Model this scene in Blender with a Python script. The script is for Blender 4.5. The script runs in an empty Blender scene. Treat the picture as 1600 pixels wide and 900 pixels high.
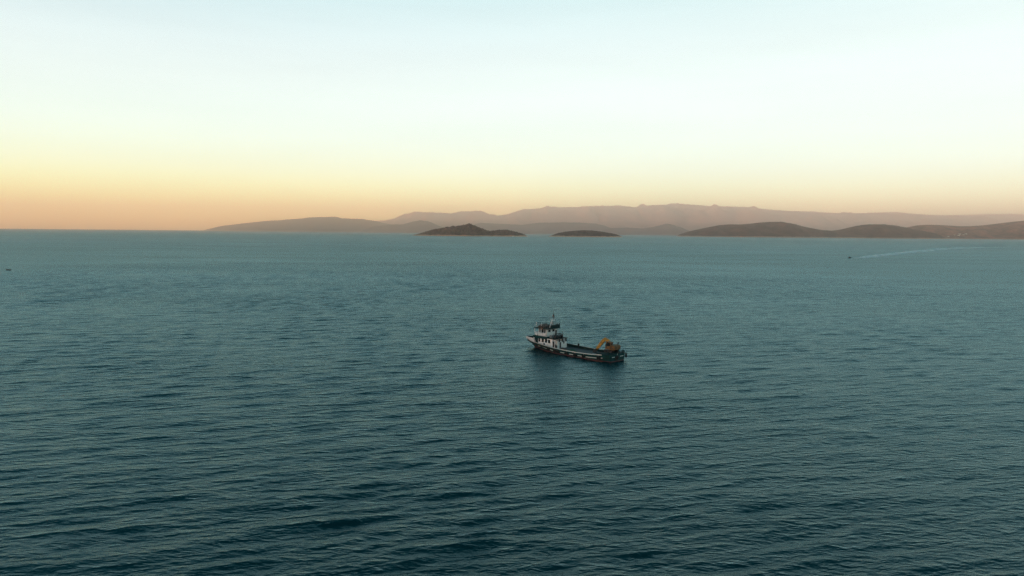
import bpy, bmesh, math, random
import numpy as np
from mathutils import Vector, Matrix

random.seed(7)
R = math.radians
scene = bpy.context.scene
C = scene.collection

# ------------------------------------------------------------------ camera
CAM_H, FPX = 36.0, 1100.0                     # metres above the sea; focal length in pixels of a 1600 px wide frame
PITCH, ROLL = math.atan(86.4 / FPX), 0.0093
_f = Vector((0, math.cos(PITCH), -math.sin(PITCH)))
_r = Vector((1, 0, 0))
_u = _r.cross(_f)
cr = _r * math.cos(ROLL) + _u * math.sin(ROLL)
cu = cr.cross(_f)
cd = bpy.data.cameras.new('camera')
cd.sensor_width = 36.0
cd.lens = 36.0 * FPX / 1600.0
cd.clip_start = 0.5
cd.clip_end = 200000.0
cam = bpy.data.objects.new('camera', cd)
C.objects.link(cam)
cam.matrix_world = Matrix(((cr.x, cu.x, -_f.x, 0), (cr.y, cu.y, -_f.y, 0), (cr.z, cu.z, -_f.z, CAM_H), (0, 0, 0, 1)))
scene.camera = cam

# ------------------------------------------------------------------ light
SUN_AZ, SUN_EL = R(-126), R(4.0)              # azimuth from +Y (view direction), negative = to the left
sun_dir = Vector((math.sin(SUN_AZ) * math.cos(SUN_EL), math.cos(SUN_AZ) * math.cos(SUN_EL), math.sin(SUN_EL)))
sl = bpy.data.lights.new('sun', 'SUN')
sl.energy = 1.1
sl.angle = R(0.6)
sl.color = (1.0, 0.47, 0.27)
so = bpy.data.objects.new('sun', sl)
C.objects.link(so)
so.rotation_euler = (-sun_dir).to_track_quat('-Z', 'Y').to_euler()

def s2l(c):
    return tuple((v / 255 / 12.92 if v / 255 <= 0.04045 else ((v / 255 + 0.055) / 1.055) ** 2.4) for v in c)

world = bpy.data.worlds.new('World')
scene.world = world
world.use_nodes = True
wn, wl = world.node_tree.nodes, world.node_tree.links
wn.clear()
w_out = wn.new('ShaderNodeOutputWorld')
w_bg = wn.new('ShaderNodeBackground')
w_tc = wn.new('ShaderNodeTexCoord')
w_sep = wn.new('ShaderNodeSeparateXYZ')
wl.new(w_tc.outputs['Generated'], w_sep.inputs[0])
w_as = wn.new('ShaderNodeMath'); w_as.operation = 'ARCSINE'
wl.new(w_sep.outputs['Z'], w_as.inputs[0])
w_el = wn.new('ShaderNodeMath'); w_el.operation = 'MULTIPLY'; w_el.inputs[1].default_value = 2 / math.pi
wl.new(w_as.outputs[0], w_el.inputs[0])
def sky_ramp(stops):
    n = wn.new('ShaderNodeValToRGB')
    n.color_ramp.interpolation = 'B_SPLINE'
    e = n.color_ramp.elements
    while len(e) < len(stops):
        e.new(0.5)
    for k, (deg, col, gain) in enumerate(stops):
        e[k].position = deg / 90.0
        c = s2l(col)
        e[k].color = (c[0] * gain / 3, c[1] * gain / 3, c[2] * gain / 3, 1)
    wl.new(w_el.outputs[0], n.inputs[0])
    return n
# evening sky away from and towards the after-glow: peach at the horizon, pale above, teal blue overhead
left = sky_ramp([(0, (236, 158, 92), 1.9), (1.2, (242, 208, 108), 2.0), (3.0, (240, 252, 178), 1.58), (4.8, (236, 254, 220), 1.32), (7.5, (232, 255, 247), 1.22),
                 (11, (238, 254, 251), 1.10), (15, (226, 247, 251), 1.04), (20, (194, 235, 241), 1.0), (27, (138, 204, 216), 1.0), (38, (60, 156, 174), 1.0), (55, (30, 118, 140), 1.0), (90, (26, 90, 116), 1.0)])
right = sky_ramp([(0, (242, 188, 136), 1.9), (1.2, (244, 216, 160), 1.95), (3.0, (242, 253, 208), 1.52), (4.8, (234, 255, 240), 1.30), (7.5, (234, 255, 250), 1.25),
                  (11, (238, 255, 252), 1.18), (15, (238, 255, 254), 1.08), (20, (216, 249, 251), 1.0), (27, (152, 216, 226), 1.0), (38, (60, 156, 174), 1.0), (55, (30, 118, 140), 1.0), (90, (26, 90, 116), 1.0)])
w_az = wn.new('ShaderNodeMapRange'); w_az.interpolation_type = 'SMOOTHSTEP'
w_az.inputs['From Min'].default_value = -0.75
w_az.inputs['From Max'].default_value = 0.75
wl.new(w_sep.outputs['X'], w_az.inputs['Value'])
w_mix = wn.new('ShaderNodeMix'); w_mix.data_type = 'RGBA'
wl.new(w_az.outputs[0], w_mix.inputs['Factor'])
wl.new(left.outputs[0], w_mix.inputs[6]); wl.new(right.outputs[0], w_mix.inputs[7])
w_sky = wn.new('ShaderNodeTexSky')
w_sky.sky_type = 'NISHITA'
w_sky.sun_disc = False
w_sky.sun_elevation = SUN_EL
w_sky.sun_rotation = SUN_AZ
w_sky.air_density = 1.0; w_sky.dust_density = 2.0
w_sc = wn.new('ShaderNodeVectorMath'); w_sc.operation = 'SCALE'; w_sc.inputs['Scale'].default_value = 0.12
wl.new(w_sky.outputs[0], w_sc.inputs[0])
w_up = wn.new('ShaderNodeVectorMath'); w_up.operation = 'SCALE'; w_up.inputs['Scale'].default_value = 3.2
wl.new(w_mix.outputs[2], w_up.inputs[0])
w_m2 = wn.new('ShaderNodeMix'); w_m2.data_type = 'RGBA'; w_m2.inputs['Factor'].default_value = 0.92
wl.new(w_sc.outputs[0], w_m2.inputs[6]); wl.new(w_up.outputs[0], w_m2.inputs[7])
w_map = wn.new('ShaderNodeMapping'); w_map.inputs['Scale'].default_value = (1.6, 1.6, 16.0); w_map.inputs['Rotation'].default_value = (0, R(-7), 0)
wl.new(w_tc.outputs['Generated'], w_map.inputs['Vector'])
w_nz = wn.new('ShaderNodeTexNoise'); w_nz.inputs['Scale'].default_value = 1.0; w_nz.inputs['Detail'].default_value = 5
wl.new(w_map.outputs[0], w_nz.inputs['Vector'])
w_mr = wn.new('ShaderNodeMapRange'); w_mr.inputs['From Min'].default_value = 0.3; w_mr.inputs['From Max'].default_value = 0.7
w_mr.inputs['To Min'].default_value = 0.955; w_mr.inputs['To Max'].default_value = 1.035
wl.new(w_nz.outputs['Fac'], w_mr.inputs['Value'])
w_cl = wn.new('ShaderNodeVectorMath'); w_cl.operation = 'SCALE'
wl.new(w_m2.outputs[2], w_cl.inputs[0]); wl.new(w_mr.outputs[0], w_cl.inputs['Scale'])
wl.new(w_cl.outputs[0], w_bg.inputs['Color'])
w_bg.inputs['Strength'].default_value = 1.0
wl.new(w_bg.outputs[0], w_out.inputs['Surface'])

vs = scene.view_settings
vs.view_transform = 'Standard'; vs.look = 'None'; vs.exposure = 0.0; vs.gamma = 1.0
vs.use_curve_mapping = False
cy = scene.cycles
cy.use_denoising = True; cy.denoising_prefilter = 'NONE'
cy.max_bounces = 6; cy.diffuse_bounces = 2; cy.glossy_bounces = 3; cy.volume_bounces = 3; cy.transparent_max_bounces = 8
cy.sample_clamp_indirect = 4.0

# ------------------------------------------------------------------ materials
MATS = {}
def mat(name, col, rough=0.6, metal=0.0, var=0.0, scale=3.0, col2=None, coords='Object', bump=0.0, thresh=None):
    """procedural paint / steel / wood: a base colour with blotchy wear"""
    m = bpy.data.materials.new(name); m.use_nodes = True
    nt = m.node_tree; p = nt.nodes['Principled BSDF']
    p.inputs['Roughness'].default_value = rough
    p.inputs['Metallic'].default_value = metal
    if var <= 0:
        p.inputs['Base Color'].default_value = (*col, 1)
    else:
        tc = nt.nodes.new('ShaderNodeTexCoord')
        nz = nt.nodes.new('ShaderNodeTexNoise'); nz.inputs['Scale'].default_value = scale; nz.inputs['Detail'].default_value = 6
        nz.inputs['Roughness'].default_value = 0.65
        nt.links.new(tc.outputs[coords], nz.inputs['Vector'])
        rp = nt.nodes.new('ShaderNodeValToRGB')
        a, b = thresh or (0.42, 0.66)
        rp.color_ramp.elements[0].position = a; rp.color_ramp.elements[1].position = b
        c2 = col2 or tuple(c * (1 - var) for c in col)
        rp.color_ramp.elements[0].color = (*col, 1); rp.color_ramp.elements[1].color = (*c2, 1)
        nt.links.new(nz.outputs['Fac'], rp.inputs[0])
        nt.links.new(rp.outputs[0], p.inputs['Base Color'])
        if bump:
            bp = nt.nodes.new('ShaderNodeBump'); bp.inputs['Strength'].default_value = bump; bp.inputs['Distance'].default_value = 0.05
            nt.links.new(nz.outputs['Fac'], bp.inputs['Height']); nt.links.new(bp.outputs[0], p.inputs['Normal'])
    MATS[name] = m
    return m

HULL_GREEN = mat('hull_green', (0.003, 0.044, 0.046), 0.5, var=0.5, scale=1.2, col2=(0.006, 0.024, 0.024))
DECK_GREEN = mat('deck_green', (0.005, 0.030, 0.031), 0.7, var=0.5, scale=2.0, col2=(0.010, 0.018, 0.018))
for m_ in (HULL_GREEN, DECK_GREEN): m_.node_tree.nodes['Principled BSDF'].inputs['Specular IOR Level'].default_value = 0.15
RED = mat('bottom_red', (0.065, 0.012, 0.018), 0.6, var=0.5, scale=1.5, col2=(0.022, 0.009, 0.013))
WHITE = mat('white_paint', (0.72, 0.70, 0.71), 0.5, var=0.3, scale=1.6, col2=(0.36, 0.29, 0.25), thresh=(0.52, 0.8))
RAILW = mat('white_rail', (0.56, 0.58, 0.57), 0.5, var=0.3, scale=2.5, col2=(0.36, 0.30, 0.25), thresh=(0.5, 0.8))
DECKB = mat('deck_boards', (0.050, 0.036, 0.038), 0.8, var=0.5, scale=1.5, col2=(0.020, 0.020, 0.022))
GLASS = mat('dark_glass', (0.006, 0.008, 0.010), 0.08)
RUBBER = mat('tyre_rubber', (0.010, 0.010, 0.011), 0.85, var=0.4, scale=6)
DARK = mat('dark_steel', (0.022, 0.022, 0.026), 0.6, var=0.4, scale=3)
RUST = mat('rusty_steel', (0.055, 0.028, 0.020), 0.8, var=0.5, scale=3)
YEL = mat('excavator_yellow', (0.42, 0.21, 0.030), 0.5, var=0.5, scale=1.6, col2=(0.15, 0.065, 0.02), thresh=(0.45, 0.75))
YBROWN = mat('weathered_yellow', (0.16, 0.072, 0.018), 0.65, var=0.6, scale=1.8, col2=(0.05, 0.025, 0.014), thresh=(0.42, 0.62))
GREY = mat('grey_steel', (0.20, 0.20, 0.20), 0.5, var=0.4, scale=3)
NET = mat('net_brown', (0.12, 0.06, 0.05), 0.95, var=0.6, scale=5, bump=0.6)
TARP = mat('tarp_green', (0.020, 0.075, 0.045), 0.8, var=0.5, scale=3, bump=0.4)
CLOTH = mat('dark_cloth', (0.010, 0.011, 0.014), 0.95, var=0.3, scale=8)
SKIN = mat('skin', (0.26, 0.14, 0.09), 0.6)
HAIR = mat('hair', (0.012, 0.010, 0.009), 0.8)
PALE = mat('pale_wall', (0.86, 0.80, 0.72), 0.8, var=0.1, scale=0.3)
TILE = mat('roof_tile', (0.28, 0.11, 0.07), 0.85, var=0.3, scale=0.5)

def hill_mat(name, scrub, soil, rock, shore_h, scale):
    """scrub over reddish soil, bare pale rock in a strip above the water line"""
    m = bpy.data.materials.new(name); m.use_nodes = True
    nt = m.node_tree; N = nt.nodes; L = nt.links
    p = N['Principled BSDF']; p.inputs['Roughness'].default_value = 0.95
    p.inputs['Specular IOR Level'].default_value = 0.1
    g = N.new('ShaderNodeNewGeometry')
    nz = N.new('ShaderNodeTexNoise'); nz.inputs['Scale'].default_value = scale; nz.inputs['Detail'].default_value = 7
    nz.inputs['Roughness'].default_value = 0.65
    L.new(g.outputs['Position'], nz.inputs['Vector'])
    rp = N.new('ShaderNodeValToRGB'); e = rp.color_ramp.elements
    e[0].position = 0.40; e[0].color = (*scrub, 1); e[1].position = 0.64; e[1].color = (*soil, 1)
    L.new(nz.outputs['Fac'], rp.inputs[0])
    sp = N.new('ShaderNodeSeparateXYZ'); L.new(g.outputs['Position'], sp.inputs[0])
    ad = N.new('ShaderNodeMath'); ad.operation = 'MULTIPLY_ADD'; ad.inputs[1].default_value = -shore_h * 2.2
    L.new(nz.outputs['Fac'], ad.inputs[0]); L.new(sp.outputs['Z'], ad.inputs[2])
    mr = N.new('ShaderNodeMapRange'); mr.inputs['From Min'].default_value = -shore_h * 0.2; mr.inputs['From Max'].default_value = shore_h * 0.25
    mr.inputs['To Min'].default_value = 1; mr.inputs['To Max'].default_value = 0
    L.new(ad.outputs[0], mr.inputs['Value'])
    mx = N.new('ShaderNodeMix'); mx.data_type = 'RGBA'; L.new(mr.outputs[0], mx.inputs['Factor'])
    L.new(rp.outputs[0], mx.inputs[6]); mx.inputs[7].default_value = (*rock, 1)
    L.new(mx.outputs[2], p.inputs['Base Color'])
    return m
M_ISLE = hill_mat('island_scrub', (0.034, 0.026, 0.024), (0.15, 0.078, 0.066), (0.62, 0.29, 0.18), 8.0, 0.016)
M_HILL = hill_mat('hill_scrub', (0.050, 0.036, 0.034), (0.17, 0.080, 0.066), (0.6, 0.34, 0.24), 10.0, 0.006)
M_RED = hill_mat('sunlit_hill_soil', (0.13, 0.058, 0.048), (0.42, 0.15, 0.105), (0.6, 0.30, 0.20), 9.0, 0.005)  # redder than the other hills: warm sun on its slopes mixed into the soil

def mountain_mat(name, low, high, z0, z1):
    """scrub below, limestone above; pink sunlit tops and shaded feet painted into the colour"""
    m = bpy.data.materials.new(name); m.use_nodes = True
    nt = m.node_tree; N = nt.nodes; L = nt.links
    p = N['Principled BSDF']; p.inputs['Roughness'].default_value = 0.95; p.inputs['Specular IOR Level'].default_value = 0.1
    g = N.new('ShaderNodeNewGeometry'); sp = N.new('ShaderNodeSeparateXYZ'); L.new(g.outputs['Position'], sp.inputs[0])
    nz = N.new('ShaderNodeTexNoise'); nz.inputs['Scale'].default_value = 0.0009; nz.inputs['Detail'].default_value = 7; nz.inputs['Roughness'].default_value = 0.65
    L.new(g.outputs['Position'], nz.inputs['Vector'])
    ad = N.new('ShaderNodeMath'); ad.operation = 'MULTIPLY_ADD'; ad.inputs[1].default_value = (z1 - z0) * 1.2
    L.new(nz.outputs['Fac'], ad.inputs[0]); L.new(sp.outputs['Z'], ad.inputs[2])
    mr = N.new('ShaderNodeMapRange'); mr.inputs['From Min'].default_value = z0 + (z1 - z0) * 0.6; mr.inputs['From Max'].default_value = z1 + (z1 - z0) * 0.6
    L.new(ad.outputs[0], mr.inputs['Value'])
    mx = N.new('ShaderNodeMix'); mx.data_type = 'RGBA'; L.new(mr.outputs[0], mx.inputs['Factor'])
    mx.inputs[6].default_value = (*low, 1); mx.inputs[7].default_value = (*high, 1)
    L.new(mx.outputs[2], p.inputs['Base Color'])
    return m
M_FAR = mountain_mat('mountain_scrub', (0.080, 0.076, 0.090), (0.22, 0.16, 0.13), 200, 1200)
M_RANGE = mountain_mat('mountain_sunlit_rock', (0.10, 0.090, 0.085), (0.85, 0.44, 0.34), 250, 800)  # pink sunlight on the summits is painted into the upper colour

# ------------------------------------------------------------------ sea
def grid_noise(x, y, seed):
    """smooth value noise, numpy"""
    xi, yi = np.floor(x).astype(np.int64), np.floor(y).astype(np.int64)
    xf, yf = x - xi, y - yi
    def h(a, b):
        n = (a * 374761393 + b * 668265263 + seed * 974634777) & 0x7fffffff
        n = ((n ^ (n >> 13)) * 1274126177) & 0x7fffffff
        return ((n ^ (n >> 16)) & 0xffff) / 65535.0
    sx, sy = xf * xf * (3 - 2 * xf), yf * yf * (3 - 2 * yf)
    a = h(xi, yi) * (1 - sx) + h(xi + 1, yi) * sx
    b = h(xi, yi + 1) * (1 - sx) + h(xi + 1, yi + 1) * sx
    return a * (1 - sy) + b * sy
def fbm(x, y, seed, octs=5, gain=0.5):
    v, a, t = 0, 1.0, 0
    for k in range(octs):
        v = v + a * grid_noise(x * 2 ** k + 17.3 * k, y * 2 ** k - 9.1 * k, seed + k); t += a; a *= gain
    return v / t

def mesh_from_grid(name, V, nr, nc, wrap=False):
    """V: (nr*nc,3) points, rows by columns -> quad mesh"""
    i = np.arange(nr - 1)[:, None] * nc
    j = np.arange(nc if wrap else nc - 1)[None, :]
    j2 = (j + 1) % nc
    q = np.stack([i + j, i + j2, i + nc + j2, i + nc + j], -1).reshape(-1, 4)
    me = bpy.data.meshes.new(name)
    me.vertices.add(len(V)); me.vertices.foreach_set('co', V.astype(np.float32).ravel())
    me.loops.add(q.size); me.loops.foreach_set('vertex_index', q.astype(np.int32).ravel())
    me.polygons.add(len(q))
    me.polygons.foreach_set('loop_start', np.arange(0, q.size, 4, dtype=np.int32))
    me.polygons.foreach_set('loop_total', np.full(len(q), 4, dtype=np.int32))
    me.polygons.foreach_set('use_smooth', np.ones(len(q), dtype=bool))
    me.update(calc_edges=True)
    return me

SWELL_DIR = 112.0
_rng = np.random.default_rng(11)
WAVES = []
for k in range(46):
    lam = float(np.exp(_rng.uniform(math.log(2.6), math.log(11.0))))
    ang = R(SWELL_DIR + _rng.normal(0, 12))
    WAVES.append((2 * math.pi / lam, ang, _rng.uniform(0, 6.28), 0.0205 * lam / (2 * math.pi) * (1.1 if lam < 5.0 else 0.6)))
def swell(x, y):
    z = np.zeros_like(x)
    for k, a, ph, amp in WAVES:
        z += amp * np.sin(k * (x * math.cos(a) + y * math.sin(a)) + ph)
    pat = fbm(x / 38.0 + 5, y / 55.0, 31, 2)
    return z * (0.45 + 1.1 * pat)

rows = [3.0]
while rows[-1] < 1020:
    r = rows[-1]
    rows.append(r + min(0.42 + 0.0011 * r, 1.4) * (4 if r < 35 else 1))
while rows[-1] < 60000:
    rows.append(rows[-1] * 1.09)
rows = np.array([0.02] + rows)
front = np.radians(np.linspace(-50, 50, 680))
back = np.radians(np.linspace(50, 310, 42)[1:-1])
cols = np.concatenate([front, back])
rr, aa = np.meshgrid(rows, cols, indexing='ij')
X, Y = rr * np.sin(aa), rr * np.cos(aa)
fade = np.clip((1020 - rr) / 450, 0, 1) * np.clip((rr - 20) / 12, 0, 1)
fade *= np.where(np.abs(np.angle(np.exp(1j * aa))) < R(49.9), 1, 0)
Z = swell(X, Y) * fade
sea_me = mesh_from_grid('sea', np.stack([X, Y, Z], -1).reshape(-1, 3), len(rows), len(cols), wrap=True)

def sea_material():
    m = bpy.data.materials.new('sea_water'); m.use_nodes = True
    nt = m.node_tree; N = nt.nodes; L = nt.links
    N.remove(N['Principled BSDF'])
    body_ = N.new('ShaderNodeBsdfDiffuse'); body_.inputs['Color'].default_value = (0.0010, 0.017, 0.020, 1)
    sheen = N.new('ShaderNodeBsdfGlossy'); sheen.distribution = 'MULTI_GGX'
    sheen.inputs['Color'].default_value = (0.66, 0.94, 1.0, 1); sheen.inputs['Roughness'].default_value = 0.25
    fres = N.new('ShaderNodeFresnel'); fres.inputs['IOR'].default_value = 1.30
    # a ruffled sea never mirrors fully, even far out: reflectance F / (1 + 1.75 F)
    den = N.new('ShaderNodeMath'); den.operation = 'MULTIPLY_ADD'; den.inputs[1].default_value = 1.75; den.inputs[2].default_value = 1.0
    cap = N.new('ShaderNodeMath'); cap.operation = 'DIVIDE'
    L.new(fres.outputs[0], den.inputs[0]); L.new(den.outputs[0], cap.inputs[1])
    mixs = N.new('ShaderNodeMixShader')
    L.new(fres.outputs[0], cap.inputs[0]); L.new(cap.outputs[0], mixs.inputs[0]); L.new(body_.outputs[0], mixs.inputs[1]); L.new(sheen.outputs[0], mixs.inputs[2])
    L.new(mixs.outputs[0], N['Material Output'].inputs['Surface'])
    geo = N.new('ShaderNodeNewGeometry')
    def height(offset):
        """short wind waves: two crossing families of long-crested noise, metres"""
        add = N.new('ShaderNodeVectorMath'); add.inputs[1].default_value = offset
        L.new(geo.outputs['Position'], add.inputs[0])
        tot = None
        for ang, sc, stretch, det, amp in ((7, 0.085, 0.4, 1.0, 0.65), (17, 0.60, 0.26, 3.0, 0.44), (-7, 1.2, 0.36, 3.0, 0.25), (6, 2.6, 0.42, 2.0, 0.075)):
            mp = N.new('ShaderNodeMapping'); mp.vector_type = 'TEXTURE'
            mp.inputs['Rotation'].default_value = (0, 0, R(ang))
            mp.inputs['Scale'].default_value = (1 / (sc * stretch), 1 / sc, 1e6)
            L.new(add.outputs[0], mp.inputs['Vector'])
            nz = N.new('ShaderNodeTexNoise'); nz.noise_dimensions = '2D'
            nz.inputs['Scale'].default_value = 1.0; nz.inputs['Detail'].default_value = det; nz.inputs['Roughness'].default_value = 0.46
            nz.inputs['Distortion'].default_value = 0.25
            L.new(mp.outputs[0], nz.inputs['Vector'])
            mu = N.new('ShaderNodeMath'); mu.operation = 'MULTIPLY_ADD'; mu.inputs[1].default_value = amp
            pw = N.new('ShaderNodeMath'); pw.operation = 'POWER'; pw.inputs[1].default_value = 2.2
            L.new(nz.outputs['Fac'], pw.inputs[0]); L.new(pw.outputs[0], mu.inputs[0])
            if tot is None: mu.inputs[2].default_value = 0
            else: L.new(tot, mu.inputs[2])
            tot = mu.outputs[0]
        return tot
    EPS = 0.06
    h0, hx, hy = height((0, 0, 0)), height((EPS, 0, 0)), height((0, EPS, 0))
    def diff(a):
        s = N.new('ShaderNodeMath'); s.operation = 'SUBTRACT'; L.new(h0, s.inputs[0]); L.new(a, s.inputs[1])
        d = N.new('ShaderNodeMath'); d.operation = 'DIVIDE'; L.new(s.outputs[0], d.inputs[0]); d.inputs[1].default_value = EPS
        return d.outputs[0]
    cx = N.new('ShaderNodeCombineXYZ'); L.new(diff(hx), cx.inputs[0]); L.new(diff(hy), cx.inputs[1])
    # gusts and slicks: patches of livelier and calmer water
    def patch(scale, stretch, det):
        mp = N.new('ShaderNodeMapping'); mp.inputs['Scale'].default_value = (scale * stretch, scale, 0)
        mp.inputs['Rotation'].default_value = (0, 0, R(-6))
        L.new(geo.outputs['Position'], mp.inputs['Vector'])
        nz = N.new('ShaderNodeTexNoise'); nz.inputs['Scale'].default_value = 1; nz.inputs['Detail'].default_value = det
        L.new(mp.outputs[0], nz.inputs['Vector'])
        return nz.outputs['Fac']
    def maprange(src, a, b, c, d):
        r_ = N.new('ShaderNodeMapRange'); L.new(src, r_.inputs['Value'])
        for k, v in zip(('From Min', 'From Max', 'To Min', 'To Max'), (a, b, c, d)): r_.inputs[k].default_value = v
        return r_.outputs[0]
    g1 = maprange(patch(0.010, 0.35, 3), 0.3, 0.7, 0.62, 1.25)
    g2 = maprange(patch(0.0011, 0.4, 4), 0.3, 0.7, 0.75, 1.2)
    gm = N.new('ShaderNodeMath'); gm.operation = 'MULTIPLY'; L.new(g1, gm.inputs[0]); L.new(g2, gm.inputs[1])
    sc_ = N.new('ShaderNodeVectorMath'); sc_.operation = 'SCALE'; L.new(cx.outputs[0], sc_.inputs[0]); L.new(gm.outputs[0], sc_.inputs['Scale'])
    an = N.new('ShaderNodeVectorMath'); L.new(geo.outputs['Normal'], an.inputs[0]); L.new(sc_.outputs[0], an.inputs[1])
    nn = N.new('ShaderNodeVectorMath'); nn.operation = 'NORMALIZE'; L.new(an.outputs[0], nn.inputs[0])
    for q in (fres, sheen): L.new(nn.outputs[0], q.inputs['Normal'])
    return m
sea = bpy.data.objects.new('sea', sea_me); C.objects.link(sea)
sea['kind'] = 'structure'; sea['label'] = 'calm rippled teal sea reaching to the horizon'
sea_me.materials.append(sea_material())

# ------------------------------------------------------------------ land
def ray(px, py):
    return _f + cr * ((px - 800) / FPX) + cu * ((450 - py) / FPX)

def land(name, label, pts, Yc, depth, nx, ny, material, seed, rough=0.25, scale=None, bump=0.0, smooth=45):
    """an island, hill or range: ridge line heights along its length, slopes to the shore on both sides"""
    px = np.array([p[0] for p in pts], float); py = np.array([p[1] for p in pts], float)
    xs, zs = [], []
    for a, b in zip(px, py):
        d = ray(a, b); t = Yc / d.y
        xs.append(d.x * t); zs.append(max(CAM_H + d.z * t, 0.0))
    xs, zs = np.array(xs), np.array(zs)
    zs[0] = zs[-1] = 0
    x = np.linspace(xs[0], xs[-1], nx)
    # smooth interpolation of the ridge
    prof = np.interp(x, xs, zs)
    kern = np.hanning(max(3, nx // smooth) | 1); kern /= kern.sum()
    prof = np.convolve(np.pad(prof, len(kern) // 2, mode='edge'), kern, 'valid'); prof *= zs.max() / prof.max()
    prof[0] = prof[-1] = 0
    L_ = xs[-1] - xs[0]
    scale = scale or L_ / 14
    prof = prof + bump * zs.max() * (fbm(x / scale * 5, x * 0, seed + 90, 4) - 0.5) * np.minimum(1, prof / (0.15 * zs.max()))
    t = np.linspace(-1, 1, ny)
    pp, tt = np.meshgrid(prof, t, indexing='xy')
    xx = np.meshgrid(x, t, indexing='xy')[0]
    hm = zs.max()
    D = depth * (0.10 + 0.90 * np.sqrt(np.clip(pp / hm, 0, 1)))
    edge = np.clip(np.minimum(xx - xs[0], xs[-1] - xx) / (0.04 * L_), 0, 1)
    D = D * (0.05 + 0.95 * np.sqrt(edge))
    yy = Yc + tt * D
    sh = np.clip(1 - np.abs(tt) ** 1.5, 0, 1)
    n = fbm(xx / scale, yy / scale, seed, 5)
    rid = 1 - np.abs(2 * fbm(xx / scale * 1.3 + 40, yy / scale * 0.6, seed + 50, 4) - 1)
    wgt = np.clip(np.abs(tt) * 2.2, 0, 1) * (1 - np.abs(tt) ** 4)
    zz = pp * sh * (1 + rough * wgt * ((n - 0.5) * 2 - (rid - 0.75) * 2.0))
    zz = zz + hm * 0.012 * (n - 0.3) - 2.0 * (np.abs(tt) > 0.97) - 0.004 * hm * (1 - edge)
    me = mesh_from_grid(name, np.stack([xx, yy, zz], -1).reshape(-1, 3), ny, nx)
    o = bpy.data.objects.new(name, me); C.objects.link(o); me.materials.append(material)
    o['kind'] = 'structure'; o['label'] = label
    return o, (x, t, xx, yy, zz)

isl, isl_g = land('island', 'dark scrubby island with a rocky peak and an orange shore',
     [(643, 368.2), (650, 366.6), (661, 363.6), (672, 360), (679, 357.8), (690, 356.8), (697, 355.8), (700, 354.6), (711, 353.8), (722, 351.8), (728, 350.8), (731, 350), (733, 349.0), (735, 350), (737, 351.2),
      (741, 352.6), (753, 357), (760, 359.6), (766, 361.2), (772, 360.2), (780, 359), (788, 359), (796, 360), (806, 362.4), (816, 365.4), (825, 368.6)], 6950, 330, 420, 130, M_ISLE, 3, 0.5, 70, 0.03, 110)
islet, islet_g = land('islet', 'low smooth brown islet right of the peaked island',
     [(857, 369.4), (863, 367), (870, 364.6), (880, 362.6), (890, 361.3), (902, 360.2), (912, 359.7), (922, 360), (932, 360.9), (942, 362.2), (952, 364), (963, 366.4), (973, 369.2)],
     7400, 240, 260, 80, M_ISLE, 5, 0.3, 90, 0.01)
head, head_g = land('headland', 'long grey brown headland with two rounded humps',
     [(1056, 368.8), (1064, 365.5), (1075, 361.9), (1100, 356.6), (1124, 351.8), (1140, 350.6), (1157, 350.9), (1172, 349.6), (1187, 347.8), (1202, 346.7), (1216, 346.9), (1228, 348.4), (1240, 350.6),
      (1256, 354.2), (1270, 357.0), (1284, 359.4), (1300, 360.6), (1312, 359), (1325, 355.9), (1337, 353.4), (1352, 351.3), (1368, 350.8), (1390, 351.8), (1405, 353.6), (1420, 356), (1440, 360.4), (1455, 365), (1468, 369.5)],
     12300, 800, 420, 110, M_HILL, 8, 0.3, 420, 0.0)
hill, hill_g = land('hill', 'reddish brown hill at the right edge dotted with pale houses',
     [(1385, 371), (1400, 362), (1416, 355.6), (1432, 352.4), (1446, 351.2), (1470, 351.6), (1499, 353.4), (1516, 353.3), (1532, 352.4), (1548, 350.8), (1562, 349), (1580, 346.8), (1600, 344.8), (1630, 342.5), (1665, 343),
      (1700, 346), (1750, 351), (1800, 360), (1840, 374)], 13900, 1150, 420, 110, M_RED, 12, 0.3, 480, 0.0)
land('mountain', 'pale mauve mountain low on the horizon at left', [(318, 360), (335, 356), (350, 352.5), (380, 349), (412, 345.6), (440, 343.8), (465, 341.8), (485, 340), (500, 338.8), (525, 338.6), (535, 340.8), (550, 341.6), (565, 342),
      (582, 344.5), (605, 350), (640, 355), (680, 362)], 34000, 2300, 300, 50, M_FAR, 21, 0.35, 1800, 0.03, 120)
land('mountain', 'small bluish cone hill behind the peaked island', [(560, 362), (575, 357), (587, 353), (612, 351.2), (630, 350.6), (645, 346.3), (657, 344.3), (668, 345.8), (680, 350.6), (697, 357), (715, 363.5)], 29000, 1300, 200, 50, M_FAR, 23, 0.3, 900, 0.02, 100)
land('mountain', 'flat bluish ridge between the island and the islet', [(715, 364), (732, 354.5), (742, 350.4), (752, 348.2), (780, 349.8), (817, 351.2), (842, 347.6), (867, 347.8), (905, 347.3), (930, 349.5), (945, 353), (965, 361), (975, 365.5)], 31000, 1500, 240, 50, M_FAR, 27, 0.3, 1000, 0.02, 100)
land('mountain', 'faint mauve hump left of the long headland', [(930, 365), (945, 358), (956, 356.6), (980, 355.6), (1005, 357.2), (1020, 354.8), (1031, 352), (1041, 349.7), (1051, 351.6), (1062, 355), (1078, 361), (1095, 367)], 28000, 1200, 220, 50, M_FAR, 29, 0.3, 800, 0.02, 100)
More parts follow.
